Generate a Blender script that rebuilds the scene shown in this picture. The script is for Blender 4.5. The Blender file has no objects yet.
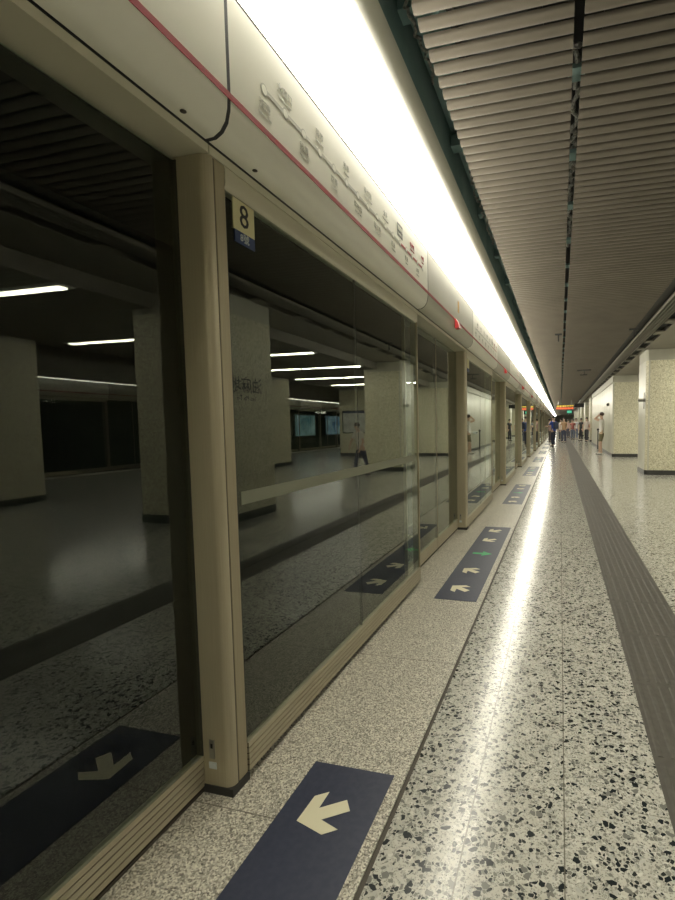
import bpy, bmesh, math, random
from mathutils import Vector, Matrix
random.seed(7)
C = bpy.context.scene.collection
PI = math.pi

# ------------------------------------------------------------------ camera
F_PX, YAW, PITCH, ROLL, CAMH = 479.99, 0.256326, 0.0685276, -0.011735, 1.3509
PX, PY = 434.306, 457.871
def make_camera():
    f = Vector((-math.sin(YAW)*math.cos(PITCH), math.cos(YAW)*math.cos(PITCH), -math.sin(PITCH)))
    r = Vector((math.cos(YAW), math.sin(YAW), 0))
    u = r.cross(f)
    r2 = r*math.cos(ROLL)+u*math.sin(ROLL); u2 = -r*math.sin(ROLL)+u*math.cos(ROLL)
    cd = bpy.data.cameras.new('camera'); co = bpy.data.objects.new('camera', cd); C.objects.link(co)
    m = Matrix((r2, u2, -f)).transposed().to_4x4(); m.translation = (0, 0, CAMH)
    co.matrix_world = m
    cd.sensor_fit = 'VERTICAL'; cd.sensor_height = 36; cd.lens = F_PX/900*36
    cd.shift_x = -(PX-337.5)/900; cd.shift_y = (PY-450)/900
    cd.clip_start = .05; cd.clip_end = 400
    bpy.context.scene.camera = co
make_camera()

# ------------------------------------------------------------------ materials
def mat(name, col=(.5,.5,.5), rough=.5, metal=0., emit=None, es=1., spec=.5, coat=0.):
    m = bpy.data.materials.new(name); m.use_nodes = True
    b = m.node_tree.nodes['Principled BSDF']
    b.inputs['Base Color'].default_value = (*col, 1); b.inputs['Roughness'].default_value = rough
    b.inputs['Metallic'].default_value = metal; b.inputs['Specular IOR Level'].default_value = spec
    if coat: b.inputs['Coat Weight'].default_value = coat; b.inputs['Coat Roughness'].default_value = .1
    if emit: b.inputs['Emission Color'].default_value = (*emit, 1); b.inputs['Emission Strength'].default_value = es
    return m
class N:
    def __init__(s, m): s.t = m.node_tree; s.b = s.t.nodes['Principled BSDF']; s.co = s.t.nodes.new('ShaderNodeTexCoord')
    def new(s, k, **a):
        n = s.t.nodes.new(k)
        for x, y in a.items(): setattr(n, x, y)
        return n
    def l(s, a, b): s.t.links.new(a, b)
    def math(s, op, a, b=None):
        n = s.new('ShaderNodeMath', operation=op)
        for i, x in enumerate((a, b)):
            if x is None: continue
            if isinstance(x, (int, float)): n.inputs[i].default_value = x
            else: s.l(x, n.inputs[i])
        return n.outputs[0]
    def mix(s, fac, a, b):
        n = s.new('ShaderNodeMix', data_type='RGBA')
        for i, x in ((0, fac), (6, a), (7, b)):
            if isinstance(x, (int, float)): n.inputs[i].default_value = x
            elif isinstance(x, tuple): n.inputs[i].default_value = (*x, 1)
            else: s.l(x, n.inputs[i])
        return n.outputs[2]
    def vor(s, vec, scale, feat='F1'):
        n = s.new('ShaderNodeTexVoronoi', feature=feat); n.inputs['Scale'].default_value = scale; s.l(vec, n.inputs['Vector']); return n
    def noise(s, vec, scale, det=3.):
        n = s.new('ShaderNodeTexNoise'); n.inputs['Scale'].default_value = scale; n.inputs['Detail'].default_value = det; s.l(vec, n.inputs['Vector']); return n
    def ramp(s, v, p0, p1):
        n = s.new('ShaderNodeMapRange'); n.inputs['From Min'].default_value = p0; n.inputs['From Max'].default_value = p1; s.l(v, n.inputs[0]); return n.outputs[0]
    def sep(s, c):
        n = s.new('ShaderNodeSeparateColor'); s.l(c, n.inputs[0]); return n.outputs
def bump(n, h, st=.3, d=.002):
    b = n.new('ShaderNodeBump'); b.inputs['Strength'].default_value = st; b.inputs['Distance'].default_value = d
    n.l(h, b.inputs['Height']); n.l(b.outputs[0], n.b.inputs['Normal'])

def terrazzo():
    m = mat('terrazzo', rough=.17); n = N(m); v = n.co.outputs['Object']
    wn = n.noise(v, 30, 2); wv = n.new('ShaderNodeVectorMath', operation='MULTIPLY_ADD')
    n.l(wn.outputs['Color'], wv.inputs[0]); wv.inputs[1].default_value = (.012,)*3; n.l(v, wv.inputs[2]); v2 = wv.outputs[0]
    def layer(scale, thr, edge, seedoff):
        mp = n.new('ShaderNodeVectorMath', operation='ADD'); n.l(v2, mp.inputs[0]); mp.inputs[1].default_value = (seedoff, seedoff*2, seedoff)
        a = n.vor(mp.outputs[0], scale); e = n.vor(mp.outputs[0], scale, 'DISTANCE_TO_EDGE')
        c = n.sep(a.outputs['Color'])
        sel = n.math('LESS_THAN', c[0], thr)
        ed = n.math('ADD', n.math('MULTIPLY', c[2], edge), edge*.5)
        return n.math('MULTIPLY', sel, n.math('GREATER_THAN', e.outputs['Distance'], ed)), c
    big, cb = layer(50, .20, .10, 0)
    mid, cm = layer(84, .33, .09, 3.7)
    sm, cs = layer(170, .48, .08, 9.1)
    big2, cb2 = layer(58, .46, .10, 17.3)
    base = n.mix(n.ramp(n.noise(v, 9, 4).outputs[0], .3, .7), (.50,.49,.425), (.61,.60,.53))
    lp = n.mix(n.math('MULTIPLY', big2, .7), base, n.mix(cb2[1], (.38,.39,.36), (.76,.75,.68)))
    c1 = n.mix(n.math('MULTIPLY', sm, .75), lp, n.mix(cs[1], (.10,.105,.09), (.42,.41,.35)))
    c2 = n.mix(mid, c1, n.mix(n.math('GREATER_THAN', cm[1], .45), (.035,.04,.038), (.22,.22,.19)))
    c3 = n.mix(big, c2, n.mix(n.math('GREATER_THAN', cb[1], .68), (.02,.025,.027), (.20,.20,.18)))
    # tile joints along the platform
    sp = n.new('ShaderNodeSeparateXYZ'); n.l(v, sp.inputs[0])
    jx = None
    for x0, wd in ((-.292, .0028), (.022, .0022)):
        j = n.math('LESS_THAN', n.math('ABSOLUTE', n.math('SUBTRACT', sp.outputs[0], x0)), wd)
        jx = j if jx is None else n.math('MAXIMUM', jx, j)
    gx = n.math('LESS_THAN', n.math('ABSOLUTE', n.math('SUBTRACT', n.math('FRACT', n.math('DIVIDE', n.math('ADD', sp.outputs[1], .1), 1.2)), .5)), .0018)
    gx2 = n.math('MULTIPLY', n.math('LESS_THAN', n.math('ABSOLUTE', n.math('SUBTRACT', n.math('FRACT', n.math('DIVIDE', sp.outputs[0], .6)), .5)), .004), n.math('GREATER_THAN', sp.outputs[0], .9))
    jj = n.math('MAXIMUM', jx, n.math('MULTIPLY', n.math('MAXIMUM', gx, gx2), .55))
    c4 = n.mix(n.math('MULTIPLY', jj, .8), c3, (.13,.12,.095))
    n.l(c4, n.b.inputs['Base Color'])
    r = n.ramp(n.noise(v, 3, 3).outputs[0], .2, .8)
    n.l(n.math('ADD', n.math('MULTIPLY', r, .06), .15), n.b.inputs['Roughness'])
    return m
def granite(name, a, b, c, scale=190, rough=.30):
    m = mat(name, rough=rough); n = N(m); v = n.co.outputs['Object']
    x = n.vor(v, scale); k = n.sep(x.outputs['Color'])
    y = n.noise(v, scale*.35, 4).outputs[0]
    c1 = n.mix(n.ramp(k[0], .1, .9), a, b); c2 = n.mix(n.math('MULTIPLY', n.math('GREATER_THAN', k[1], .80), .8), c1, c)
    c3 = n.mix(n.math('MULTIPLY', n.ramp(y, .4, .65), .35), c2, b)
    sp = n.new('ShaderNodeSeparateXYZ'); n.l(v, sp.inputs[0])
    g = n.math('LESS_THAN', n.math('ABSOLUTE', n.math('SUBTRACT', n.math('FRACT', n.math('DIVIDE', n.math('SUBTRACT', sp.outputs[1], .78), 1.19)), .5)), .0022)
    c4 = n.mix(n.math('MULTIPLY', g, .75), c3, (.10,.085,.06))
    n.l(c4, n.b.inputs['Base Color']); return m
def mosaic(name='mosaic', base=(.60,.57,.41), dark=(.42,.395,.27)):
    m = mat(name, rough=.45); n = N(m); v = n.co.outputs['Object']
    q = n.new('ShaderNodeVectorMath', operation='SNAP'); n.l(v, q.inputs[0]); q.inputs[1].default_value = (.022,)*3
    wn = n.new('ShaderNodeTexWhiteNoise'); n.l(q.outputs[0], wn.inputs['Vector'])
    c = n.mix(n.ramp(wn.outputs[0], .0, 1.), dark, base)
    c = n.mix(n.math('GREATER_THAN', wn.outputs[0], .30), n.mix(.5, dark, c), n.mix(.65, c, base))
    w2 = n.sep(wn.outputs['Color'])
    c = n.mix(n.math('MULTIPLY', n.math('GREATER_THAN', w2[1], .78), .5), c, (.80,.78,.62))
    fr = n.new('ShaderNodeVectorMath', operation='FRACTION'); dv = n.new('ShaderNodeVectorMath', operation='SCALE')
    n.l(v, dv.inputs[0]); dv.inputs['Scale'].default_value = 1/.022; n.l(dv.outputs[0], fr.inputs[0])
    n.l(c, n.b.inputs['Base Color']); return m
def brushed(name, a, b, rough=.38, metal=.25, axis=0):
    m = mat(name, rough=rough, metal=metal); n = N(m)
    mp = n.new('ShaderNodeMapping'); n.l(n.co.outputs['Object'], mp.inputs[0])
    mp.inputs['Scale'].default_value = ((120,120,1.5) if axis == 2 else (2,2,160))
    y = n.noise(mp.outputs[0], 3, 3).outputs[0]
    n.l(n.mix(n.ramp(y, .3, .7), a, b), n.b.inputs['Base Color']); return m
def glass(name, tint, ior=1.75, veil=0.0):
    m = bpy.data.materials.new(name); m.use_nodes = True; t = m.node_tree; t.nodes.clear()
    o = t.nodes.new('ShaderNodeOutputMaterial'); tr = t.nodes.new('ShaderNodeBsdfTransparent'); tr.inputs[0].default_value = (*tint, 1)
    gl = t.nodes.new('ShaderNodeBsdfGlossy'); gl.inputs['Roughness'].default_value = 0.0; gl.inputs[0].default_value = (.92,.97,.90,1)
    fr0 = t.nodes.new('ShaderNodeFresnel'); fr0.inputs[0].default_value = 1.47
    fr = t.nodes.new('ShaderNodeMath'); fr.operation = 'MULTIPLY'; fr.use_clamp = True; fr.inputs[1].default_value = 1.55
    t.links.new(fr0.outputs[0], fr.inputs[0])
    ge = t.nodes.new('ShaderNodeNewGeometry'); mm = t.nodes.new('ShaderNodeMath'); mm.operation = 'MULTIPLY'
    iv = t.nodes.new('ShaderNodeMath'); iv.operation = 'SUBTRACT'; iv.inputs[0].default_value = 1
    t.links.new(ge.outputs['Backfacing'], iv.inputs[1]); t.links.new(fr.outputs[0], mm.inputs[0]); t.links.new(iv.outputs[0], mm.inputs[1])
    mx = t.nodes.new('ShaderNodeMixShader'); t.links.new(mm.outputs[0], mx.inputs[0]); t.links.new(tr.outputs[0], mx.inputs[1]); t.links.new(gl.outputs[0], mx.inputs[2])
    t.links.new(mx.outputs[0], o.inputs[0]); return m
def speck(name, a, b, scale=8, rough=.6, emit=0., detail=5):
    m = mat(name, rough=rough); n = N(m)
    c = n.mix(n.ramp(n.noise(n.co.outputs['Object'], scale, detail).outputs[0], .35, .65), a, b)
    n.l(c, n.b.inputs['Base Color'])
    if emit: n.l(c, n.b.inputs['Emission Color']); n.b.inputs['Emission Strength'].default_value = emit
    return m

LIGHT = (1.0, .950, .80)
M = dict(
    terrazzo=terrazzo(),
    granite=granite('fine_granite', (.21,.19,.145), (.76,.73,.62), (.07,.062,.05)),
    mosaic=mosaic(), white_panel=speck('pale_cladding', (.46,.455,.37), (.52,.51,.42), 2, .36),
    cap=speck('capital_metal', (.40,.39,.31), (.44,.43,.35), 3, .4),
    cream=speck('cream_aluminium', (.54,.515,.39), (.58,.55,.425), 2, .36),
    cream_side=brushed('cream_post', (.43,.385,.27), (.48,.43,.305), .38, .3, 2),
    strip=brushed('beige_strip', (.33,.285,.19), (.40,.35,.235), .45, .2, 2),
    kick=brushed('kick_metal', (.44,.40,.285), (.50,.455,.33), .4, .3),
    groove=mat('groove_brown', (.06,.05,.035), .6),
    black=mat('black_gap', (.012,.012,.012), .6), dark=mat('dark_rubber', (.03,.03,.028), .6),
    base=speck('dark_skirting', (.035,.035,.033), (.05,.05,.045), 6, .3),
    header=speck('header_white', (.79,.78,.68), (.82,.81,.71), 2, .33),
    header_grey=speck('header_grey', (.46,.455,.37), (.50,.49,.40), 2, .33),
    red=mat('red_stripe', (.30,.012,.022), .5), grey_map=mat('map_grey', (.46,.46,.40), .5), grey_text=mat('map_text', (.52,.52,.46), .5),
    map_white=mat('map_node', (.78,.78,.68), .5), map_box=mat('map_box', (.16,.16,.15), .5),
    light=mat('diffuser', (.9,.9,.85), .5, emit=LIGHT, es=13.5),
    tube=mat('lamp_tube', (.9,.9,.85), .5, emit=LIGHT, es=32.0), trough=mat('lamp_trough', (.85,.85,.76), .4),
    housing=speck('lamp_housing', (.76,.76,.70), (.80,.80,.73), 2, .35),
    slat=speck('slat_beige', (.128,.112,.087), (.147,.129,.101), 3, .6),
    slat2=speck('slat_inner', (.17,.155,.12), (.19,.17,.135), 3, .5),
    teal=speck('void_teal', (.20,.32,.32), (.28,.40,.40), 3, .7), duct=speck('foil_duct', (.12,.13,.12), (.5,.5,.46), 60, .4),
    rail=mat('metal_rail', (.30,.28,.23), .45, .3), soffit=speck('beam_soffit', (.20,.185,.15), (.225,.21,.17), 2, .5),
    navy=speck('navy_mat', (.028,.035,.066), (.04,.047,.08), 40, .42),
    arrow=mat('cream_arrow', (.74,.70,.50), .5), green=mat('green_arrow', (.04,.42,.14), .5),
    tact=speck('tactile_grey', (.070,.064,.052), (.088,.081,.066), 30, .6),
    tact2=speck('tactile_rib', (.076,.070,.057), (.094,.087,.071), 30, .6),
    sign=mat('sign_cream', (.66,.62,.36), .5), ink=mat('ink_black', (.015,.015,.015), .5), blue=mat('sign_blue', (.02,.045,.14), .5), pale=mat('sign_pale', (.6,.65,.65), .5),
    glass=glass('door_glass', (.80,.86,.83)), tunnel=speck('tunnel_dark', (.012,.012,.012), (.02,.02,.018), 2, .9),
    band=mat('band_frost', (.22,.23,.165), .6),
    steel=mat('steel', (.35,.34,.30), .35, .7), red_lamp=mat('red_lamp', (.50,.02,.02), .35), orange=mat('orange_mark', (.55,.34,.08), .5),
    mapface=speck('map_face', (.42,.44,.40), (.60,.62,.58), 4, .3), mapblue=mat('map_header', (.02,.03,.09), .4),
    ad1=speck('poster_teal', (.10,.26,.30), (.50,.66,.66), 1.6, .4, 1.1), ad2=speck('poster_blue', (.04,.16,.34), (.52,.66,.70), 1.9, .4, 1.1),
    led_y=mat('led_yellow', (.3,.25,.03), emit=(.75,.52,.07), es=.9), led_r=mat('led_red', (.4,.05,.02), emit=(.85,.17,.06), es=.95), led_g=mat('exit_green', (.02,.2,.1), emit=(.10,.55,.36), es=.7),
    endwall=speck('end_wall', (.40,.39,.30), (.46,.45,.35), 1, .6),
)

# ------------------------------------------------------------------ mesh helpers
class MB:
    def __init__(s): s.v = []; s.f = []
    def box(s, x0, x1, y0, y1, z0, z1):
        b = len(s.v)
        s.v += [(x, y, z) for z in (z0, z1) for x, y in ((x0,y0),(x1,y0),(x1,y1),(x0,y1))]
        s.f += [tuple(b+i for i in q) for q in ((3,2,1,0),(4,5,6,7),(0,1,5,4),(1,2,6,5),(2,3,7,6),(3,0,4,7))]
        return s
    def prism(s, prof, a0, a1, axis='y'):
        """extrude a closed outline: 'y' outline (x,z); 'z' outline (x,y); 'x' outline (y,z)"""
        b = len(s.v); n = len(prof)
        for a in (a0, a1):
            for p, q in prof:
                s.v.append((p, a, q) if axis == 'y' else (p, q, a) if axis == 'z' else (a, p, q))
        s.f.append(tuple(range(b, b+n))); s.f.append(tuple(range(b+2*n-1, b+n-1, -1)))
        for i in range(n):
            j = (i+1) % n; s.f.append((b+j, b+i, b+n+i, b+n+j))
        return s
    def tube(s, pts, r, n=8):
        for a, c in zip(pts[:-1], pts[1:]):
            a, c = Vector(a), Vector(c); d = (c-a).normalized()
            u = d.orthogonal().normalized(); w = d.cross(u); b = len(s.v)
            for p in (a, c):
                for i in range(n):
                    t = 2*PI*i/n; s.v.append(tuple(p+u*math.cos(t)*r+w*math.sin(t)*r))
            for i in range(n): s.f.append((b+i, b+(i+1) % n, b+n+(i+1) % n, b+n+i))
            s.f.append(tuple(range(b+n-1, b-1, -1))); s.f.append(tuple(range(b+n, b+2*n)))
        return s
    def ball(s, c, r, seg=12, rings=8):
        rx, ry, rz = r if isinstance(r, tuple) else (r, r, r); b = len(s.v)
        s.v.append((c[0], c[1], c[2]+rz))
        for i in range(1, rings):
            t = PI*i/rings
            for j in range(seg):
                a = 2*PI*j/seg; s.v.append((c[0]+rx*math.sin(t)*math.cos(a), c[1]+ry*math.sin(t)*math.sin(a), c[2]+rz*math.cos(t)))
        s.v.append((c[0], c[1], c[2]-rz)); e = len(s.v)-1
        for j in range(seg):
            k = (j+1) % seg
            s.f.append((b, b+1+j, b+1+k)); s.f.append((e, e-seg+k, e-seg+j))
            for i in range(rings-2):
                p = b+1+i*seg; s.f.append((p+j, p+seg+j, p+seg+k, p+k))
        return s
    def build(s, name, m, parent=None, smooth=False, bevel=0, loc=None):
        me = bpy.data.meshes.new(name); me.from_pydata(s.v, [], s.f)
        bm = bmesh.new(); bm.from_mesh(me); bmesh.ops.recalc_face_normals(bm, faces=bm.faces)
        if bevel: bmesh.ops.bevel(bm, geom=list(bm.edges), offset=bevel, segments=2, profile=.5, affect='EDGES')
        if smooth:
            for f in bm.faces: f.smooth = True
        bm.to_mesh(me); bm.free()
        me.materials.append(M[m] if isinstance(m, str) else m)
        o = bpy.data.objects.new(name, me); C.objects.link(o)
        if parent: o.parent = parent
        if loc: o.location = loc
        return o
def smooth_angle(o, deg=35):
    for p in o.data.polygons: p.use_smooth = True
    bm = bmesh.new(); bm.from_mesh(o.data)
    for e in bm.edges:
        if len(e.link_faces) == 2 and e.calc_face_angle(0) > math.radians(deg): e.smooth = False
    bm.to_mesh(o.data); bm.free(); return o
def tag(o, label, cat, group=None, kind=None):
    o['label'] = label; o['category'] = cat
    if group: o['group'] = group
    if kind: o['kind'] = kind
    return o
def thing(name, label, cat, loc=(0,0,0), rz=0, group=None):
    o = bpy.data.objects.new(name, None); o.empty_display_size = .1; C.objects.link(o); o.location = loc; o.rotation_euler = (0, 0, rz)
    return tag(o, label, cat, group)
def struct(o, label=None):
    o['kind'] = 'structure'
    if label: o['label'] = label
    return o
def copy_tree(o, parent=None):
    c = o.copy(); C.objects.link(c); c.parent = parent
    for ch in KIDS.get(o.name, ()): copy_tree(ch, c)
    return c
KIDS = {}
def index_kids():
    KIDS.clear()
    for o in bpy.data.objects:
        if o.parent: KIDS.setdefault(o.parent.name, []).append(o)
def text_mesh(name, s, size, m, parent, mtx, align='CENTER', ext=.0008):
    cu = bpy.data.curves.new(name+'_c', 'FONT'); cu.body = s; cu.size = size; cu.align_x = align; cu.align_y = 'CENTER'; cu.extrude = ext; cu.resolution_u = 2
    t = bpy.data.objects.new('tmp', cu); C.objects.link(t); bpy.context.view_layer.update()
    me = bpy.data.meshes.new_from_object(t.evaluated_get(bpy.context.evaluated_depsgraph_get())); me.name = name
    bpy.data.objects.remove(t); bpy.data.curves.remove(cu)
    me.transform(mtx); me.materials.clear(); me.materials.append(M[m])
    for p in me.polygons: p.material_index = 0
    o = bpy.data.objects.new(name, me); C.objects.link(o); o.parent = parent; return o
def onwall(x, y, z): # text facing +X, reading towards +Y
    return Matrix(((0,0,1,x),(1,0,0,y),(0,1,0,z),(0,0,0,1)))
def onwall_neg(x, y, z): # text facing -X, reading towards -Y
    return Matrix(((0,0,-1,x),(-1,0,0,y),(0,1,0,z),(0,0,0,1)))

# ------------------------------------------------------------------ setting
XP, XD, XH = -1.15, -1.27, -1.055      # fixed panel face, door face, header face
P = 4.57; Y0 = 1.425
YB, YE = -3.2, 118.0
XF = 11.4                                # face of the opposite screen
def S(mb, name, m, label=None): return struct(mb.build(name, m), label)
S(MB().box(-.548, .372, YB, YE, -.2, 0), 'floor', 'terrazzo', 'glossy speckled terrazzo floor between the granite edge and the ribbed strip')
S(MB().box(.788, 10.79, YB, YE, -.2, 0), 'floor', 'terrazzo', 'glossy speckled terrazzo floor of the concourse beyond the ribbed strip')
S(MB().box(-1.30, -.566, YB, YE, -.2, 0), 'floor', 'granite', 'fine beige granite strip along the foot of the glass screen')
S(MB().box(10.808, 11.55, YB, YE, -.2, 0), 'floor', 'granite', 'fine granite strip along the opposite glass screen')
S(MB().box(-.566, -.548, YB, YE, -.2, -.006), 'trim_1', 'groove', 'dark groove between granite strip and terrazzo')
S(MB().box(10.79, 10.808, YB, YE, -.2, -.006), 'trim_2', 'groove')
S(MB().box(-5.5, 16, YB-.2, YB, -1.2, 4.2), 'wall_back', 'endwall')
S(MB().box(-5.5, 16, YE, YE+.2, -1.2, 4.2), 'wall_front', 'endwall')
S(MB().box(-1.35, 16, YB, YE, 4.0, 4.2), 'ceiling', 'teal', 'dark ceiling slab above the slats')
S(MB().box(-5.5, -1.35, YB, YE, 4.0, 4.2), 'ceiling', 'tunnel', 'dark tunnel ceiling behind the glass screen')
S(MB().box(-5.7, -5.5, YB, YE, -1.2, 4.2), 'wall_left', 'tunnel')
S(MB().box(16, 16.2, YB, YE, -1.2, 4.2), 'wall_right', 'tunnel')
S(MB().box(-5.5, -1.5, YB, YE, -1.4, -1.2), 'floor', 'tunnel', 'dark track bed behind the glass screen')
S(MB().box(11.7, 16, YB, YE, -1.4, -1.2), 'floor', 'tunnel')
S(MB().box(-1.5, -1.30, YB, YE, -1.4, -.001), 'wall_1', 'tunnel'); S(MB().box(11.55, 11.7, YB, YE, -1.4, -.001), 'wall_2', 'tunnel')

# tactile strip
tp = thing('tactile_paving', 'dark grey ribbed tactile paving strip running down the middle of the terrazzo floor', 'tactile paving', (.58, 1, 0))
MB().box(-.208, .208, YB-1, YE-1, -.03, .001).build('tile_bed', 'tact', tp)
rb = MB(); jb = MB()
y = -1.0
while y < 60:
    for i in range(8):
        x = -.178+i*.0508
        rb.prism([(x-.013, .001), (x-.007, .0038), (x+.007, .0038), (x+.013, .001)], y-1+.02, y-1+.58)
    y += .6
rb.build('rib', 'tact2', tp)

# slatted ceilings
def arc_slat(mb, x0, x1, yc, w, zb, d):
    pr = [(yc-w/2, zb+d+.012)] + [(yc-w/2*math.cos(t), zb+d-d*math.sin(t)) for t in (0, .45, 1.0, PI/2, PI-1.0, PI-.45, PI)] + [(yc+w/2, zb+d+.012)]
    mb.prism(pr, x0, x1, 'x')
def slats(name, x0, x1, y0, y1, pitch, w, z, m, label, d=.020):
    mb = MB(); y = y0
    while y < y1: arc_slat(mb, x0, x1, y, w, z, d); y += pitch
    o = mb.build(name, m); smooth_angle(o, 50); return struct(o, label)
ZC = 3.2
slats('ceiling', -.65, .052, .35, YE, .0975, .063, ZC, 'slat', 'narrow bank of beige ceiling slats beside the lit cove')
slats('ceiling', .098, 1.42, .35, YE, .0975, .063, ZC, 'slat', 'wide bank of beige ceiling slats over the platform')
slats('ceiling', 9.0, 10.9, .35, 60, .0975, .063, ZC, 'slat', 'bank of ceiling slats over the opposite platform')
slats('ceiling', 2.95, 7.20, .35, 20.05, .0975, .083, 3.0, 'slat2', 'dark ceiling slats over the centre of the hall')
bk = MB()
for xx in (-.5, -.1, .2, .7, 1.2): bk.box(xx-.012, xx+.012, .3, YE, ZC+.036, ZC+.075)
S(bk, 'ceiling', 'dark', 'dark carrier rails above the slats')
S(MB().box(-.62, 1.45, -3.1, YE, 3.55, 3.57), 'ceiling', 'black', 'black backing above the slats')
S(MB().box(.35, 1.40, -3.1, .28, ZC, ZC+.04), 'ceiling', 'slat'); S(MB().box(-.6, .3, -3.1, .28, ZC, ZC+.04), 'ceiling', 'slat')
bm_ = MB()
for i, xx in enumerate((1.60, 1.66, 1.72, 1.78, 1.84)): bm_.box(xx, xx+.014, -1, YE, ZC-.005, ZC+.05)
S(bm_, 'ceiling', 'rail', 'thin metal rails of the linear ceiling grille')
S(MB().box(1.43, 2.10, -3.1, YE, ZC+.08, ZC+.12), 'ceiling', 'black', 'black slot above the linear ceiling grille')
sg = MB(); y = .5
while y < 60:
    sg.box(1.89, 2.06, y, y+.28, ZC-.004, ZC+.03); y += 1.15
S(sg, 'ceiling', 'soffit', 'short plates bridging the black ceiling slot')
S(MB().box(2.06, 2.95, -3.1, YE, ZC, ZC+.1), 'ceiling', 'soffit', 'smooth dark beam soffit over the column row')
S(MB().box(2.90, 2.95, -3.1, 20.1, 3.0, ZC), 'ceiling', 'soffit')
S(MB().box(7.25, 9.0, -3.1, 60, ZC-.0, ZC+.1), 'ceiling', 'soffit'); S(MB().box(7.2, 7.25, -3.1, 20.1, 3.0, ZC+.1), 'ceiling', 'soffit')
S(MB().box(2.95, 7.2, -3.1, YE, 3.35, 3.4), 'ceiling', 'black')
S(MB().box(2.95, 7.25, 32.9, YE, ZC, ZC+.1), 'ceiling', 'soffit')
S(MB().box(8.4, 8.6, -3.1, 60, 2.52, ZC), 'ceiling', 'soffit', 'downstand beam added to hide the top of the opposite cove light')  # added beam, clips the upper part of the opposite cove light
# void beside the cove: cross members and crinkled foil ducts
vm = MB(); y = 1.2
while y < 70: vm.box(-.80, -.60, y, y+.10, 3.42, 3.50); y += 1.22
S(vm, 'ceiling', 'teal', 'cross members in the open gap beside the lit cove')
S(MB().box(-.80, -.60, -3, YE, 3.53, 3.56), 'ceiling', 'teal')
vm = MB(); y = 1.15
while y < 60: vm.box(.03, .12, y, y+.11, 3.245, 3.27); y += .83
S(vm, 'ceiling', 'teal', 'hanger plates showing in the narrow ceiling slot')
def foil(x, y0, y1, z, r, name_label):
    pts = []; n = int((y1-y0)/.035)
    for i in range(n+1): pts.append((x+random.uniform(-.02, .02), y0+(y1-y0)*i/n, z+random.uniform(-.018, .018)))
    tag(MB().tube(pts, r, 6).build('foil_cable', 'duct'), name_label, 'cable', 'foil wrapped cables above the ceiling')
foil(-.735, 1.95, 2.95, 3.40, .008, 'crinkled foil wrapped cable hanging in the gap at the nearest slat ends')
foil(-.735, 4.0, 5.6, 3.40, .008, 'second crinkled foil cable, farther along the gap beside the slat ends')
foil(.075, 2.7, 5.6, 3.29, .014, 'crumpled foil cable showing through the narrow slot between the two slat banks')

# ------------------------------------------------------------------ platform screen modules
ORD = ['', 'second', 'third', 'fourth', 'fifth', 'sixth', 'seventh', 'eighth']
def nth(k, kind): return ('nearest ' if k == 0 else ORD[k]+' ') + kind
# header (fascia) outline, closed
def hdr_prof():
    o = [(-1.146, 2.308), (-1.115, 2.310), (-1.088, 2.325), (-1.068, 2.352), (-1.058, 2.39), (-1.055, 2.43), (-1.055, 2.768)]
    i = [(-1.075, 2.768), (-1.075, 2.43), (-1.078, 2.395), (-1.088, 2.362), (-1.104, 2.343), (-1.122, 2.333), (-1.146, 2.331)]
    return o+i
def mk_header(y0, y1, m, name='header_panel'):
    t = thing(name, '', 'panel', (0, y0, 0)); L = y1-y0
    smooth_angle(MB().prism(hdr_prof(), .0, L-.016).build('fascia', m, t), 40)
    smooth_angle(MB().prism(hdr_prof(), L-.016, L).build('gasket', 'black', t), 40)
    MB().box(XH-.002, XH+.0015, .0, L, 2.424, 2.446).build('red_stripe', 'red', t)
    MB().box(-1.30, XP+.002, 0.002, L-.002, 2.272, 2.300).build('soffit', 'cream', t)
    return t
def mk_light(y0, y1):
    t = thing('cove_light', '', 'light', (0, y0, 0)); L = y1-y0
    MB().prism([(-1.052, 2.784), (-1.000, 2.865), (-.955, 2.95), (-.918, 3.045), (-.893, 3.150), (-.91, 3.155), (-.93, 3.06), (-.965, 2.965), (-1.012, 2.88), (-1.064, 2.792)], .0, L).build('diffuser', 'light', t)
    pr = [(-.892, 3.152), (-.880, 3.130), (-.860, 3.122), (-.838, 3.128), (-.818, 3.145), (-.803, 3.172), (-.794, 3.21), (-.793, 3.235), (-.803, 3.235), (-.812, 3.19), (-.836, 3.155), (-.858, 3.145), (-.880, 3.16)]
    smooth_angle(MB().prism(pr, 0.0, L).build('housing', 'housing', t), 50)
    return t
S(MB().box(-1.35, -1.085, YB, YE, 2.335, 2.76), 'trim_3', 'black', 'dark frame behind the header panels')
S(MB().box(-1.35, -1.070, YB, YE, 2.70, 2.778), 'trim_4', 'black')
S(MB().box(-1.30, -1.150, YB, YE, 2.300, 2.335), 'trim_4', 'black')
S(MB().box(-1.35, -.80, YB, YE, 3.60, 3.66), 'trim_5', 'dark')
S(MB().box(-.84, -.812, YB, YE, 3.235, 3.60), 'trim_10', 'teal', 'dark teal wall of the void behind the lit cove')
S(MB().box(-1.60, -1.35, YB, YE, 2.30, 4.0), 'wall_3', 'tunnel')
# sill behind dark floor gap
S(MB().box(-1.30, -1.273, YB, YE, -.19, .012), 'trim_6', 'groove', 'dark sill under the glass screen')

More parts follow.
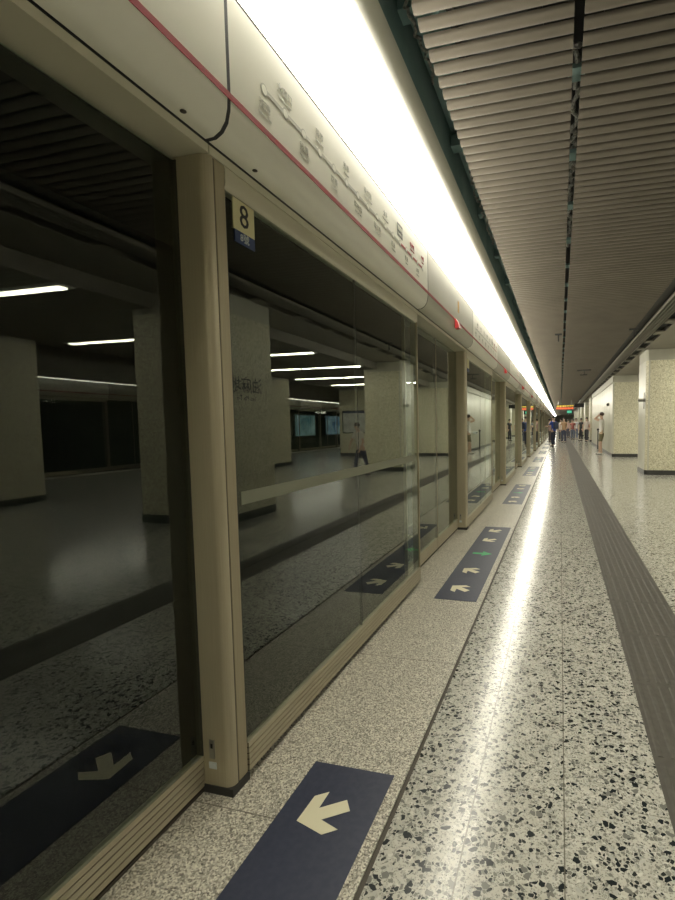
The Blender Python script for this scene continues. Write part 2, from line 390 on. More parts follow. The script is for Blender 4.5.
def mk_pillar():
    t = thing('screen_pillar', '', 'pillar', (-1.21, Y0, 0))
    H = 2.27
    pr = [(-.075, .0), (.028, .0)] + [(.028+.030*math.sin(a), .030-.030*math.cos(a)) for a in (.3, .6, .9, 1.2, PI/2)] + [(.058, .034), (-.075, .034)]
    smooth_angle(MB().prism(pr, .03, H, 'z').build('rounded_post', 'cream_side', t), 45)
    MB().box(-.075, .056, .035, .040, .03, H).build('shadow_gap', 'groove', t)
    MB().box(-.075, .058, .041, .092, .03, H).build('face_strip', 'strip', t, bevel=.002)
    MB().box(-.078, .064, -.004, .094, .0, .03).build('plinth', 'dark', t)
    lk = MB().box(-.032, -.010, -.0035, .001, .135, .205).build('lock_plate', 'steel', t)
    MB().box(-.025, -.017, -.005, -.0035, .175, .192).build('keyhole', 'ink', lk)
    MB().box(-.037, -.005, -.002, .001, .095, .120).build('sticker', 'pale', t)
    return t
def mk_kick(x0, x1, y0, y1, z0, z1, parent, ngr=5):
    k = MB(); step = (z1-z0)/ngr
    for i in range(ngr): k.box(x0, x1, y0, y1, z0+i*step+.0045, z0+(i+1)*step)
    o = k.build('kick_plate', 'kick', parent)
    MB().box(x0+.003, x1-.003, y0+.001, y1-.001, z0, z1-.001).build('groove', 'groove', o)
    return o
YF1 = 2.36      # length of the fixed panel bay
def mk_fixed():
    t = thing('fixed_glass_panel', '', 'glass panel', (-1.165, Y0+.097, 0))
    a = 1.123
    MB().box(-.006, .006, .006, a-.004, .136, 2.20).build('glass_pane', 'glass', t)
    MB().box(-.006, .006, a+.004, YF1-.016, .136, 2.20).build('glass_pane', 'glass', t)
    MB().box(-.007, .004, a-.004, a+.004, .03, 2.20).build('joint_seal', 'dark', t)
    mk_kick(-.014, .015, .004, YF1-.004, .024, .138, t)
    pr = [(-.020, 2.195), (.006, 2.195), (.013, 2.202), (.016, 2.215), (.016, 2.262), (.012, 2.272), (-.020, 2.272)]
    smooth_angle(MB().prism(pr, -.004, YF1+.002).build('top_rail', 'cream', t), 40)
    MB().box(-.045, .014, YF1-.014, YF1, .028, 2.20).build('end_stile', 'strip', t)
    MB().box(.0062, .0070, -.001, .004, .136, 2.195).build('edge_seal', 'dark', t)
    return t
LL = 1.045
def mk_leaf():
    t = thing('sliding_door_leaf', '', 'door', (-1.285, Y0+.097+YF1+.02, 0))
    MB().box(.003, .014, .012, LL-.012, .136, 2.255).build('glass_pane', 'glass', t)
    mk_kick(-.014, .015, .0, LL, .018, .138, t)
    st = MB().box(-.012, .014, 0, .012, .115, 2.262).build('stile', 'strip', t)
    MB().box(-.012, .014, LL-.012, LL, .115, 2.262).build('stile', 'dark', t)
    return t
def arrow_poly(cx, cy, ang, s):
    # arrow pointing along ang, broad chevron head with a shaft
    pts = [(.50,0),(.10,.50),(-.20,.50),(.06,.15),(-.50,.15),(-.50,-.15),(.06,-.15),(-.20,-.50),(.10,-.50)]
    ca, sa = math.cos(ang), math.sin(ang)
    return [(cx+s*(p*ca-q*sa), cy+s*(p*sa+q*ca)) for p, q in pts]
def mk_mark():
    t = thing('boarding_floor_mat', '', 'floor marking', (-.775, 3.535, 0))
    MB().box(-.17, .165, 0, 2.70, -.001, .0022).build('mat_sheet', 'navy', t)
    for yy, a in ((.27, PI-.62), (.77, PI-.62), (1.97, PI+.62), (2.47, PI+.62)):
        MB().prism(arrow_poly(-.018, yy, a, .178), .0020, .0034, 'z').build('boarding_arrow', 'arrow', t)
    pts = [(.50,0),(.0,.42),(.0,.13),(-.50,.13),(-.50,-.13),(.0,-.13),(.0,-.42)]
    MB().prism([(-.004+.20*p, 1.37+.20*q) for p, q in pts], .0020, .0034, 'z').build('exit_arrow', 'green', t)
    return t

pillar = mk_pillar(); fixed = mk_fixed(); leaf = mk_leaf(); mark = mk_mark()
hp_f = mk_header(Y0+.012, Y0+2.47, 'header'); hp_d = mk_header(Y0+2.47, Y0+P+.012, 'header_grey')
cl_f = mk_light(Y0+.012, Y0+2.47); cl_d = mk_light(Y0+2.47, Y0+P+.012)
# emergency beacon under the red stripe, over each doorway
bc = thing('alarm_beacon', '', 'alarm lamp', (XH, 4.95, 2.385))
MB().box(.002, .010, -.035, .035, .0, .035).build('mount', 'red', bc)
o = MB().prism([(.003, -.045), (.05, -.04), (.034, .02), (.010, .055), (.003, .05)], -.045, .045).build('lens', 'red_lamp', bc)
index_kids()
def place(proto, first, loc, label, group, rz=0):
    o = proto if first else copy_tree(proto)
    o.location = loc; o.rotation_euler = (0, 0, rz); o['label'] = label; o['group'] = group; return o
NM = 24
FAR = 7
def lab(k, near, far): return near(k) if k < FAR else far
used = set()
def put(proto, loc, label, group, rz=0):
    f = proto.name not in used; used.add(proto.name)
    return place(proto, f, loc, label, group, rz)
for k in range(0, NM):
    d = k*P
    put(pillar, (-1.21, Y0+d, 0), lab(k, lambda k: ('nearest beige metal pillar of the glass screen, with lock and sticker at its foot' if k == 0 else f'{ORD[k]} beige metal pillar from the camera along the glass screen'), 'tiny distant pillar beyond the seventh one of the glass screen'), 'pillars of the glass screen')
    put(fixed, (-1.165, Y0+.097+d, 0), lab(k, lambda k: ('large fixed glass panel with the number 8 sign, right of the nearest pillar' if k == 0 else f'fixed glass panel just beyond the {ORD[k]} pillar of the screen'), 'tiny distant fixed glass panel beyond the seventh pillar'), 'fixed glass panels')
    put(leaf, (-1.285, Y0+.097+YF1+.02+d, 0), lab(k, lambda k: f'near leaf of the glass sliding door before the {ORD[k+1]} pillar', 'tiny distant glass door leaf beyond the seventh pillar'), 'glass sliding door leaves')
    put(leaf, (-1.285, Y0+.097+YF1+.02+LL+.012+d, 0), lab(k, lambda k: f'far leaf of the glass sliding door, against the {ORD[k+1]} pillar', 'tiny distant glass door leaf beyond the seventh pillar'), 'glass sliding door leaves')
    put(hp_f, (0, Y0+.012+d, 0), lab(k, lambda k: ('long white header panel carrying the route map above the number 8 glass' if k == 0 else f'white header panel above the fixed glass beyond the {ORD[k]} pillar'), 'tiny distant white header panel beyond the seventh pillar'), 'white header panels')
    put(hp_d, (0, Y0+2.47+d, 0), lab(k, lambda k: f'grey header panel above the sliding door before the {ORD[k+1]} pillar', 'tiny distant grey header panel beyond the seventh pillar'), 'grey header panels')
    put(cl_f, (0, Y0+.012+d, 0), lab(k, lambda k: ('glowing white cove light section above the route map panel' if k == 0 else f'glowing cove light section above the fixed glass beyond the {ORD[k]} pillar'), 'tiny distant section of the cove light beyond the seventh pillar'), 'cove light sections')
    put(cl_d, (0, Y0+2.47+d, 0), lab(k, lambda k: f'glowing cove light section above the sliding door before the {ORD[k+1]} pillar', 'tiny distant section of the cove light beyond the seventh pillar'), 'cove light sections')
    if k < 4: put(bc, (XH, 4.95+d, 2.385), lab(k, lambda k: ('nearest small red alarm lamp on the curved underside of the header' if k == 0 else f'{ORD[k]} small red alarm lamp along the header'), 'tiny distant red alarm lamp on the header'), 'red alarm lamps')
for k in range(-1, 12):
    d = (k)*P
    put(mark, (-.775, 3.535+d, 0), lab(k+1, lambda k: ('nearest dark blue floor mat with one cream arrow in view, beside the nearest pillar' if k == 0 else 'second dark blue floor mat, whole, with green arrow between cream arrows' if k == 1 else f'{ORD[k]} dark blue arrow mat from the camera along the granite strip'), 'tiny distant dark blue mat on the granite strip'), 'dark blue boarding mats')
# the bay nearest the camera (only its far door leaf and header are in view)
place(leaf, False, (-1.285, Y0+.097+YF1+.02+LL+.012-P, 0), 'darkest glass door leaf at the left edge, before the nearest pillar', 'glass sliding door leaves')
h0 = mk_header(Y0+2.47-P, Y0+.012, 'header'); tag(h0, 'cream header panel at the top left, before the nearest pillar', 'panel', 'white header panels')
c0 = copy_tree(cl_d); c0.location = (0, Y0+2.47-P, 0); c0['label'] = 'cove light section passing above the camera, before the route map panel'; c0['group'] = 'cove light sections'
c0 = copy_tree(cl_f); c0.location = (0, Y0+.012-P, 0); c0['label'] = 'cove light section behind the camera'; c0['group'] = 'cove light sections'
# header screws
for yy, w in ((1.287, 'cream header panel before the nearest pillar'), (1.642, 'header panel above the number 8 sign')):
    s_ = MB().ball((-1.113, yy, 2.3100), (.010, .010, .004)); tag(s_.build('screw_cap', 'groove'), 'small dark round screw cap on the '+w, 'screw cap', 'screw caps on the header')
tag(MB().box(XH-.001, XH+.002, 5.08, 5.15, 2.54, 2.66).build('orange_sticker', 'orange'), 'small orange mark on the grey header panel over the first doorway', 'sticker')

# frosted band on the first fixed panel
tag(MB().box(-1.1588, -1.1572, 1.548, 3.80, 1.058, 1.108).build('marking_band', 'band'), 'pale horizontal marking band across the number 8 glass panel', 'marking band')

# number 8 sign
sg = thing('number_sign', 'cream square sign with a black number 8 over a dark blue strip, on the glass', 'sign', (-1.157, 1.623, 2.133))
MB().box(-.001, .003, -.0625, .0625, -.056, .056).build('number_plate', 'sign', sg)
text_mesh('digit', '8', .118, 'ink', sg, onwall(.0038, 0, 0))
bl = MB().box(-.001, .0028, -.056, .0625, -.100, -.0565).build('blue_plate', 'blue', sg)
text_mesh('lettering', '8號', .036, 'pale', bl, onwall(.0034, .0, -.078))
s2 = thing('number_sign', 'cream square sign seen edge-on high on the glass beyond the second pillar', 'sign', (-1.157, 1.623+P, 2.133))
MB().box(-.001, .003, -.0625, .0625, -.056, .056).build('number_plate', 'sign', s2)
MB().box(-.001, .0028, -.056, .0625, -.100, -.0565).build('blue_plate', 'blue', s2)

# route map (applied to the first header panel)
rm = thing('route_map', 'line route map with grey stations and four red segments on the white header', 'route map', (XH+.0012, 1.50, 2.58))
sta = [('荃灣','Tsuen Wan'),('大窩口','Tai Wo Hau'),('葵興','Kwai Hing'),('葵芳','Kwai Fong'),('荔景','Lai King'),('美孚','Mei Foo'),('荔枝角','Lai Chi Kok'),('長沙灣','Cheung Sha Wan'),('深水埗','Sham Shui Po'),('太子','Prince Edward'),('旺角','Mong Kok'),('油麻地','Yau Ma Tei'),('佐敦','Jordan'),('尖沙咀','Tsim Sha Tsui'),('金鐘','Admiralty'),('中環','Central')]
ys = [.129+i*(3.175-1.629)/11 for i in range(12)]; ys += [ys[-1]+.137*(i+1) for i in range(4)]
gl, rl, nd = MB(), MB(), MB()
for i in range(15):
    (gl if i < 11 else rl).box(0, .0012, ys[i]+.018, ys[i+1]-.018, -.0075, .0075)
for i in range(16):
    n_ = 14; pr = [(ys[i]+.016*math.cos(2*PI*j/n_), .016*math.sin(2*PI*j/n_)) for j in range(n_)]
    nd.prism(pr, 0, .0016, 'x')
gl.build('grey_line', 'grey_map', rm); rl.build('red_line', 'red', rm)
ring = MB()
for i in range(16):
    n_ = 14; pr = [(ys[i]+.021*math.cos(2*PI*j/n_), .021*math.sin(2*PI*j/n_)) for j in range(n_)]
    ring.prism(pr, 0, .0010, 'x')
ring.build('station_ring', 'grey_map', rm); nd.build('station_dot', 'map_white', rm)
for i, (c, e) in enumerate(sta):
    up = (i % 2 == 1); zz = .072 if up else -.060
    mm = 'red' if i > 11 and up else 'grey_text'
    if i == 11:
        MB().box(0, .0008, ys[i]-.055, ys[i]+.055, .035, .12).build('station_box', 'map_box', rm)
        text_mesh('station_name', c, .034, 'map_white', rm, onwall(.0014, ys[i], .09)); text_mesh('station_name', e, .018, 'map_white', rm, onwall(.0014, ys[i], .055)); continue
    text_mesh('station_name', c, .036, mm, rm, onwall(.0010, ys[i], zz))
    text_mesh('station_name', e, .017, mm, rm, onwall(.0010, ys[i], zz-.032))
rm2 = None
index_kids()
for k in (1, 2, 3):
    r_ = copy_tree(rm); r_.location = (XH+.0012, 1.50+k*P, 2.58); r_['label'] = f'faint route map on the white header beyond the {ORD[k]} pillar'; r_['group'] = 'route maps'
rm['group'] = 'route maps'

# ------------------------------------------------------------------ opposite screen (seen in the glass)
def far_xf(x, y): return (XF+XP - x, 0)   # mirror by half turn: x -> XF + XP - x
for k in range(1, 8):
    ye = 3.1+k*P                              # module runs from ye down to ye-P after the half turn
    def q(proto, off, label, group, x):
        c = copy_tree(proto); c.location = (XF+XP-x, ye-off, 0); c.rotation_euler = (0, 0, PI); c['label'] = label; c['group'] = group; return c
    w = 'seen only as a reflection in the glass'
    q(pillar, 0, 'pillar of the opposite glass screen, seen in reflection', 'opposite screen pillars', -1.21)
    q(fixed, .097, 'fixed glass panel of the opposite screen, seen in reflection', 'opposite fixed panels', -1.165)
    q(leaf, .097+YF1+.02, 'glass door leaf of the opposite screen, seen in reflection', 'opposite door leaves', -1.285)
    q(leaf, .097+YF1+.02+LL+.012, 'glass door leaf of the opposite screen, seen in reflection', 'opposite door leaves', -1.285)
    q(hp_f, .012, 'pale header panel of the opposite screen, seen in reflection', 'opposite header panels', 0)
    q(hp_d, 2.47, 'pale header panel of the opposite screen, seen in reflection', 'opposite header panels', 0)
    q(cl_f, .012, 'cove light section over the opposite screen, seen in reflection', 'opposite cove lights', 0)
    q(cl_d, 2.47, 'cove light section over the opposite screen, seen in reflection', 'opposite cove lights', 0)
S(MB().box(XF-.03, XF+.25, 1, 36, 2.335, 2.76), 'trim_7', 'black'); S(MB().box(XF+.25, XF+.5, 1, 36, 2.3, 4.0), 'wall_4', 'tunnel')
S(MB().box(XF+.006, XF+.195, 1, 36, -.19, .012), 'trim_8', 'groove')
S(MB().box(XF-.35, XF+.25, 1, 36, 3.60, 3.66), 'trim_9', 'dark')
def poster(y0, y1, m, label):
    t = thing('trackside_poster', label, 'poster', (12.6, (y0+y1)/2, .8), 0, 'backlit trackside posters'); h = (y1-y0)/2
    MB().box(0, .05, -h, h, 0, 1.22).build('poster_face', m, t); MB().box(.02, .09, -h-.05, h+.05, -.05, 1.27).build('frame', 'dark', t)
    MB().box(.05, .10, -h-.05, -h+.05, -2.0, 1.27).box(.05, .10, h-.05, h+.05, -2.0, 1.27).build('post', 'dark', t)
poster(25.1, 27.4, 'ad1', 'teal backlit poster behind the opposite screen, left one in the reflection')
poster(28.9, 31.6, 'ad2', 'blue and white backlit poster behind the opposite screen, right one in the reflection')

# ------------------------------------------------------------------ columns and hall
def column(x0, x1, y0, y1, label, group='square mosaic columns', side='white_panel', text=False):
    t = thing('mosaic_column', label, 'column', ((x0+x1)/2, (y0+y1)/2, 0), 0, group); a = (x1-x0)/2; b = (y1-y0)/2; c = .05
    pr = [(-a, -b+c), (-a+c, -b), (a-c, -b), (a, -b+c), (a, b-c), (a-c, b), (-a+c, b), (-a, b-c)]
    MB().prism(pr, .12, 2.925, 'z').build('shaft', 'mosaic', t)
    g = .006
    pr2 = [(-a-g, -b+c+g), (-a+c+.01, -b-g), (-a+c+.04, -b-g), (-a+c+.04, -b+.02), (-a+.02, -b+c+.02), (-a+.02, b-c-.02), (-a-g, b-c)]
    MB().prism(pr2, .12, 2.925, 'z').build('corner_cladding', side, t)
    MB().prism([(p*1.003, q*1.003) for p, q in pr], 2.93, ZC-.001, 'z').build('capital', 'cap', t)
    MB().prism([(p*1.02, q*1.02) for p, q in pr], 0, .12, 'z').build('skirting', 'base', t)
    return t
colB = column(2.10, 3.30, 5.55, 6.80, 'mosaic column with the station name, seen only as a reflection in the glass', side='mosaic')
column(2.13, 3.33, 13.35, 14.55, 'mosaic column with dark skirting at the right edge, nearest one in direct view')
column(2.13, 3.33, 37.0, 38.2, 'narrow pale column just beyond the long tiled block')
column(2.13, 3.33, 45.0, 46.2, 'last pale column before the crowd')
for yy in (53.0, 61.0, 69.0, 77.0): column(2.13, 3.33, yy, yy+1.2, 'tiny distant pale column far beyond the crowd')
column(6.9, 8.1, 5.72, 6.92, 'mosaic column of the far row, seen at the left edge of the reflection', side='mosaic')
column(6.9, 8.1, 14.0, 15.2, 'second mosaic column of the far row, seen in the reflection', side='mosaic')
# station name on column B
sn = thing('station_name_lettering', 'dark station name characters on the column, mirrored in the glass', 'lettering', (2.0915, 6.08, 1.9))
text_mesh('chinese_name', '油麻地', .25, 'ink', sn, onwall_neg(-.004, .03, .04)); text_mesh('english_name', 'Yau Ma Tei', .10, 'ink', sn, onwall_neg(-.004, .03, -.13))

# long block with tiled end wall and pale cladding along the platform
bk = thing('tiled_block', 'long block with mosaic end wall and pale panel side beyond the nearest column', 'building block', (2.0, 20.15, 0))
MB().box(.06, 5.4, 0, 12.6, .13, 2.93).build('end_wall', 'mosaic', bk)
pn = MB(); y = .0
while y < 12.5: pn.box(0, .07, y+.012, min(y+1.188, 12.6), .13, 2.90); y += 1.2
pn.build('side_panel', 'white_panel', bk)
MB().box(-.01, 5.41, -.012, 12.61, 0, .13).build('skirting', 'base', bk)
MB().box(-.0, 5.4, -.008, 12.6, 2.935, 3.190).build('capital', 'cap', bk)
# dome camera and queue post beside the standing man
dc = thing('wall_camera', 'small dark dome camera on the pale block wall above the standing man', 'camera', (1.985, 21.6, 2.12)); MB().ball((-.03, 0, 0), .065).build('dome', 'dark', dc); MB().box(-.02, .02, -.05, .05, -.05, .08).build('bracket', 'steel', dc)
qp = thing('queue_post', 'thin grey post standing against the pale block wall beyond the man', 'post', (1.86, 25.6, 0))
MB().tube([(0,0,0),(0,0,.98)], .03).build('pole', 'dark', qp); MB().tube([(0,0,0),(0,0,.03)], .13, 16).build('base', 'steel', qp); MB().ball((0,0,1.02), .06).build('cap', 'dark', qp)
wb = thing('wall_box', 'white box on the pale block wall beside the thin post', 'box', (1.93, 24.6, .92)); MB().box(-.09, .07, -.3, .3, -.05, .07).build('shell', 'pale', wb, bevel=.01); MB().box(-.095, -.088, -.2, .2, -.02, .03).build('slot', 'dark', wb)
# blade bracket on nearest column
br = thing('wall_bracket', 'small dark bracket with a vertical rod on the nearest column', 'bracket', (2.12, 13.42, 1.92))
MB().box(-.17, .01, -.02, .02, -.045, .045).build('arm', 'steel', br); MB().box(-.175, -.01, -.023, -.018, -.012, .004).build('slot', 'dark', br); MB().tube([(-.03, -.03, -.22), (-.03, -.03, .20)], .009).build('rod', 'dark', br)
# map board on the far part of the block (seen in reflection)
mp = thing('map_board', 'wide framed station map on the tiled wall, seen in the reflection', 'map board', (6.55, 20.10, 1.02))
MB().box(-.68, .68, -.03, .02, 0, 1.02).build('frame', 'dark', mp); MB().box(-.64, .64, -.036, -.028, .04, .90).build('map_sheet', 'mapface', mp); MB().box(-.64, .64, -.036, -.028, .90, .99).build('title_bar', 'mapblue', mp)
# ceiling lamps in the hall
cl = thing('ceiling_lamp', '', 'ceiling light', (4.8, 4.4, 2.985))
MB().box(-1.85, 1.85, -.10, .10, .005, .03).build('trough', 'trough', cl)
for s in (-1, 1): MB().box(*sorted((s*.06, s*1.78)), -.055, .055, -.012, .004).build('tube', 'tube', cl)
index_kids()
for i, yy in enumerate((1.7, 4.4, 7.3, 9.8, 12.4, 15.1, 17.8)):
    o = cl if i == 0 else copy_tree(cl)
    o.location = (4.8, yy, 2.985); o['group'] = 'hall ceiling lamps'
    o['label'] = ('nearest' if i == 0 else ORD[i])+' white ceiling lamp of the hall row, seen in the reflection'
for i, yy in enumerate((35.5, 40.5, 48.5, 54)):  # hidden lamps added to brighten the far end of the hall
    o = copy_tree(cl); o.location = (4.8, yy, 3.18); o['group'] = 'added hall lamps beyond the block'; o['label'] = 'hidden ceiling lamp added to light the hall beyond the long tiled block'
# ceiling brackets
for x, y, w, lb in ((-.04, 10.4, .14, 'smallest T-shaped ceiling bracket, beside the narrow ceiling slot'), (.8, 17.6, .46, 'wide T-shaped ceiling bracket in the middle of the slats'), (1.40, 10.3, .18, 'dark ceiling bracket at the edge of the black ceiling slot')):
    t = thing('ceiling_bracket', lb, 'bracket', (x, y, ZC), 0, 'T-shaped ceiling brackets'); MB().box(-w/2, w/2, -.02, .02, -.03, .0).build('bar', 'dark', t)
    MB().box(-.012, .012, -.012, .012, -.16, -.03).build('stem', 'dark', t)
    if w > .2: MB().box(-.14, .10, -.02, .02, -.19, -.16).build('crossbar', 'dark', t)
# hanging signs
ld = thing('led_sign', 'hanging sign with glowing yellow and red letters over the crowd', 'sign', (.36, 40, 2.44))
MB().box(-.70, .70, -.06, .06, 0, .40).build('case', 'ink', ld)
r_ = MB(); x = -.62
while x < .6: w = random.choice((.07, .10, .13)); r_.box(x, x+w, -.066, -.058, .24+.02*math.sin(x*3), .35); x += w+.035
r_.build('yellow_lettering', 'led_y', ld)
r_ = MB(); x = -.66
while x < .64: w = random.choice((.08, .12)); r_.box(x, x+w, -.066, -.058, .05-.02*math.cos(x*2.4), .19); x += w+.025
r_.build('red_lettering', 'led_r', ld); MB().tube([(-.5,0,.4),(-.5,0,.8)], .015).tube([(.5,0,.4),(.5,0,.8)], .015).build('hanger', 'steel', ld)
ds = thing('hanging_sign', 'dark unlit hanging sign right of the glowing sign', 'sign', (1.50, 41, 2.66)); MB().box(-.38, .38, -.05, .05, 0, .30).build('case', 'ink', ds); MB().tube([(0,0,.3),(0,0,.56)], .02).build('hanger', 'steel', ds)
ex = thing('exit_sign', 'small green lit sign hanging below and behind the glowing sign', 'sign', (.95, 50, 2.30)); MB().box(-.30, .34, -.05, .05, 0, .40).build('case', 'ink', ex); MB().box(-.27, .16, -.056, -.05, .08, .32).build('lit_face', 'led_g', ex); MB().tube([(0,0,.4),(0,0,.9)], .02).build('hanger', 'steel', ex)

# ------------------------------------------------------------------ people
def skin_mesh(name, verts, edges, radii, root, m, parent, lvl=1):
    me = bpy.data.meshes.new(name); me.from_pydata([tuple(v) for v in verts], edges, [])
    o = bpy.data.objects.new(name, me); C.objects.link(o)
    md = o.modifiers.new('s', 'SKIN'); md.use_smooth_shade = True
    sv = me.skin_vertices[0].data if me.skin_vertices else None
    if sv is None:
        bpy.context.view_layer.objects.active = o; bpy.ops.object.select_all(action='DESELECT'); o.select_set(True); bpy.ops.mesh.customdata_skin_add(); sv = me.skin_vertices[0].data
    for i, r in enumerate(radii): sv[i].radius = (r, r) if not isinstance(r, tuple) else r; sv[i].use_root = (i == root)
    sb = o.modifiers.new('u', 'SUBSURF'); sb.levels = lvl; sb.render_levels = lvl
    bpy.context.view_layer.update()
    nm = bpy.data.meshes.new_from_object(o.evaluated_get(bpy.context.evaluated_depsgraph_get()))
    bpy.data.objects.remove(o)
    nm.name = name; nm.materials.clear(); nm.materials.append(m)
    for p in nm.polygons: p.material_index = 0; p.use_smooth = True
    r = bpy.data.objects.new(name, nm); C.objects.link(r); r.parent = parent; return r
def person(label, loc, rz, H, skin, shirt, legs, hair, pose=None, long_legs=True, group='waiting passengers', lean=0., bag=None, sleeve=.55):
    t = thing('person', label, 'person', loc, rz, group); s = H/1.75
    pz = dict(la=((-.24,.02,1.16),(-.25,.06,.90)), ra=((.24,.02,1.16),(.25,.06,.90)), lf=(-.09, .0), rf=(.10, .05), head=(0, 0))
    pz.update(pose or {})
    mk = lambda c, r=.7: mat('cloth', c, r)
    def L(v):   # lean about the hips
        x, y, z = v
        if z > .93: y += math.tan(lean)*(z-.93)
        return Vector((x*s, y*s, z*s))
    sk = mat('skin', skin, .5)
    V, E, R = [], [], []
    def add(v, r, p=None, raw=False):
        V.append(Vector(v)*s if raw else L(v)); R.append(r*s if not isinstance(r, tuple) else (r[0]*s, r[1]*s))
        if p is not None: E.append((p, len(V)-1))
        return len(V)-1
    pel = add((0,0,.95), (.145,.10)); ab = add((0,0,1.12), (.125,.09), pel); ch = add((0,.0,1.32), (.14,.10), ab)
    uc = add((0,-.005,1.42), (.105,.075), ch); nk = add((0,.0,1.49), .050, uc); n2 = add((0,.012,1.54), .048, nk)
    hx, hy = pz['head']
    h1 = add((hx*.4,.02+hy*.4,1.60), (.066,.075), n2); h2 = add((hx,.02+hy,1.675), (.075,.088), h1); add((hx,.015+hy,1.735), (.045,.055), h2)
    add((hx,.115+hy,1.625), .012, h1)
    parts = {}
    for sd, key in ((-1, 'la'), (1, 'ra')):
        sh = add((sd*.160,0,1.415), .056, uc); el = add(pz[key][0], .040, sh); wr = add(pz[key][1], .026, el)
        d = (Vector(pz[key][1])-Vector(pz[key][0])).normalized(); side = d.cross(Vector((0,1,0)));
        if side.length < .1: side = Vector((1,0,0))
        side.normalize(); w = Vector(pz[key][1])
        pm = add(w+d*.055, (.034,.02), wr)
        for j, (o_, ln) in enumerate(((-.028,.065),(-.010,.08),(.010,.075),(.027,.06))):
            k1 = add(w+d*(.085)+side*o_, .009, pm); add(w+d*(.085+ln)+side*o_*1.1+Vector((0,.018,0)), .007, k1)
        k1 = add(w+d*.045+side*(-.045*sd)+Vector((0,.012,0)), .010, wr); add(w+d*.085+side*(-.058*sd)+Vector((0,.022,0)), .008, k1)
        parts[key] = (sh, el, wr)
    for sd, key in ((-1, 'lf'), (1, 'rf')):
        fx, fy = pz[key]
        hp = add((sd*.09,0,.88), .085, pel); kn = add((sd*.02+fx*.8,fy*.55+.02,.49), .056, hp, True); an = add((fx,fy-.02,.09), .036, kn, True)
        add((fx,fy+.06,.045), .034, an, True); 
        parts[key] = (hp, kn, an)
    body = skin_mesh('body', V, E, R, pel, sk, t)
    # shirt
    V2, E2, R2 = [], [], []
    def cp(i, dr, p=None, pos=None):
        V2.append(V[i] if pos is None else pos); r = R[i]; R2.append(tuple(q+dr*s for q in r) if isinstance(r, tuple) else r+dr*s)
        if p is not None: E2.append((p, len(V2)-1))
        return len(V2)-1
    a0 = cp(pel, .016, None, V[pel]+Vector((0,0,-.10*s))); a = cp(pel, .020, a0, V[pel]+Vector((0,0,.03*s))); b = cp(ab, .020, a); c0 = cp(ch, .020, b); c = cp(uc, .018, c0); cp(nk, .012, c, V[nk]-Vector((0,0,.025*s)))
    for key in ('la', 'ra'):
        sh, el, wr = parts[key]; q = cp(sh, .012, c); cp(el, .020, q, V[sh].lerp(V[el], sleeve*1.2 if sleeve < .8 else 1))
        if sleeve > .8: cp(wr, .014, len(V2)-1)
    skin_mesh('shirt', V2, E2, R2, 0, mk(shirt), t)
    V2, E2, R2 = [], [], []
    a9 = cp(pel, .004, None, V[pel]+Vector((0,0,.06*s))); a = cp(pel, .008, a9, V[pel]+Vector((0,0,-.02*s)))
    for key in ('lf', 'rf'):
        hp, kn, an = parts[key]; q = cp(hp, .012, a)
        if long_legs: q2 = cp(kn, .018, q); cp(an, .026, q2, V[an]+Vector((0,0,.0)))
        else: q2 = cp(kn, .030, q, V[hp].lerp(V[kn], .5)); cp(kn, .026, q2, V[kn]+Vector((0,0,.03*s)))
    skin_mesh('trousers' if long_legs else 'shorts', V2, E2, R2, 0, mk(legs), t)
    hm = mk(hair, .5); hc = V[h2]
    hb = MB().ball((hc.x, hc.y-.018*s, hc.z+.025*s), (.088*s, .098*s, .085*s), 14, 10); hb.build('hair', hm, t, True)
    for sd in (-1, 1):
        MB().ball((hc.x+sd*.028*s, hc.y+.078*s, hc.z-.022*s), .010*s, 8, 6).build('eye', 'ink', t)
        fx, fy = pz['lf' if sd < 0 else 'rf']
        MB().ball((fx*s, (fy+.045)*s, .042*s), (.045*s, .13*s, .042*s), 12, 8).build('shoe', mk((.5,.48,.44) if not long_legs else (.04,.04,.04)), t, True)
    if bag:
        MB().box(-.15*s, .15*s, -.26*s, -.11*s, 1.02*s, 1.42*s).build('backpack', mk(bag), t, True, bevel=.03)
    return t
LT = (.55,.38,.28)
person('man in blue top with dark backpack, nearest of the crowd by the glass screen', (-.36, 28.9, 0), .75, 1.78, LT, (.03,.08,.36), (.025,.03,.06), (.02,.015,.012), dict(la=((-.27,.14,1.14),(-.22,.36,1.16)), ra=((.25,.04,1.14),(.22,.20,.98)), lf=(-.08,.02), rf=(.09,.10)), bag=(.03,.04,.08), sleeve=.6)
person('person in white top and olive shorts raising hands to the face beside the pale block', (1.72, 21.6, 0), 1.25, 1.78, LT, (.66,.64,.60), (.16,.14,.075), (.03,.015,.01), dict(la=((-.17,.27,1.50),(-.07,.13,1.64)), ra=((.17,.30,1.52),(.06,.14,1.64)), lf=(-.06,.0), rf=(.07,.12)), False, sleeve=.35)
person('person in tan top and blue jeans behind the man in blue', (.26, 34.5, 0), PI, 1.72, LT, (.42,.27,.15), (.06,.07,.12), (.05,.03,.02), dict(la=((-.26,.10,1.15),(-.18,.28,1.05))))
person('person in white blouse and dark skirt-like trousers beside the tan top', (.08, 38.5, 0), 2.6, 1.68, LT, (.62,.60,.56), (.08,.08,.10), (.03,.02,.02))
person('person in pink top in the middle of the crowd', (.74, 46.0, .004), .4, 1.70, LT, (.60,.40,.38), (.09,.09,.13), (.03,.02,.02))
person('person in red-brown top right of the pink one', (1.02, 41.0, 0), 2.9, 1.66, LT, (.36,.12,.10), (.16,.18,.24), (.03,.02,.02))
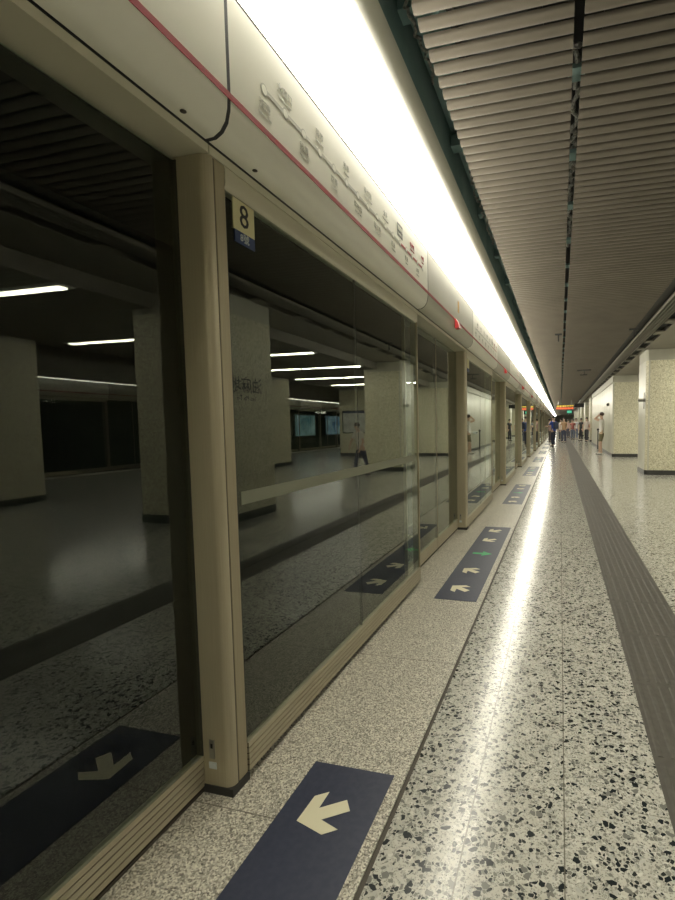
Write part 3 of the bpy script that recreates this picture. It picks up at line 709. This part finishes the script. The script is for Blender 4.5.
person('person in white shirt walking, dark bag on the back', (1.30, 42.5, 0), PI, 1.76, LT, (.66,.66,.66), (.12,.15,.24), (.03,.02,.02), dict(lf=(-.10,.25), rf=(.12,-.22)), bag=(.02,.02,.02))
person('person in black top at the right of the crowd', (1.58, 38.6, 0), 2.2, 1.72, LT, (.03,.03,.03), (.03,.03,.035), (.02,.015,.012))
person('person in white and red top striding at the right end of the crowd', (1.88, 36.6, 0), 2.7, 1.76, LT, (.58,.50,.46), (.04,.04,.045), (.02,.015,.012), dict(lf=(-.14,.28), rf=(.14,-.22)), bag=(.25,.05,.04))
person('person in pale pink top close to the glass screen behind the man in blue', (-.72, 35.5, 0), -1.4, 1.68, LT, (.60,.42,.40), (.10,.09,.09), (.03,.02,.02), dict(la=((-.26,.16,1.15),(-.20,.36,1.22))))
person('person in grey top farther back between the pink and tan ones', (.50, 53.0, .004), PI, 1.72, LT, (.30,.30,.32), (.05,.05,.07), (.02,.02,.02))
person('person in cream top far back at the right', (1.30, 55.0, 0), PI, 1.70, LT, (.55,.52,.45), (.07,.07,.09), (.02,.02,.02))
person('person in white shirt bending forward, seen only in the reflection beside a column', (2.86, 12.0, 0), PI+.4, 1.42, LT, (.60,.57,.50), (.05,.05,.08), (.06,.03,.02), dict(la=((-.24,.20,1.12),(-.16,.34,.98)), ra=((.24,.10,1.12),(.2,.22,.92)), lf=(-.10,.24), rf=(.12,-.20)), lean=.22)

# ------------------------------------------------------------------ world and view
w = bpy.data.worlds.new('world'); bpy.context.scene.world = w; w.use_nodes = True
w.node_tree.nodes['Background'].inputs[0].default_value = (.05,.05,.045,1); w.node_tree.nodes['Background'].inputs[1].default_value = .3
vs = bpy.context.scene.view_settings
vs.view_transform = 'Standard'; vs.look = 'None'; vs.gamma = 1; vs.use_curve_mapping = False; vs.exposure = .12
try:
    cy = bpy.context.scene.cycles; cy.max_bounces = 12; cy.transparent_max_bounces = 24; cy.diffuse_bounces = 5; cy.glossy_bounces = 5; cy.use_denoising = True; cy.sample_clamp_indirect = 6
except Exception: pass
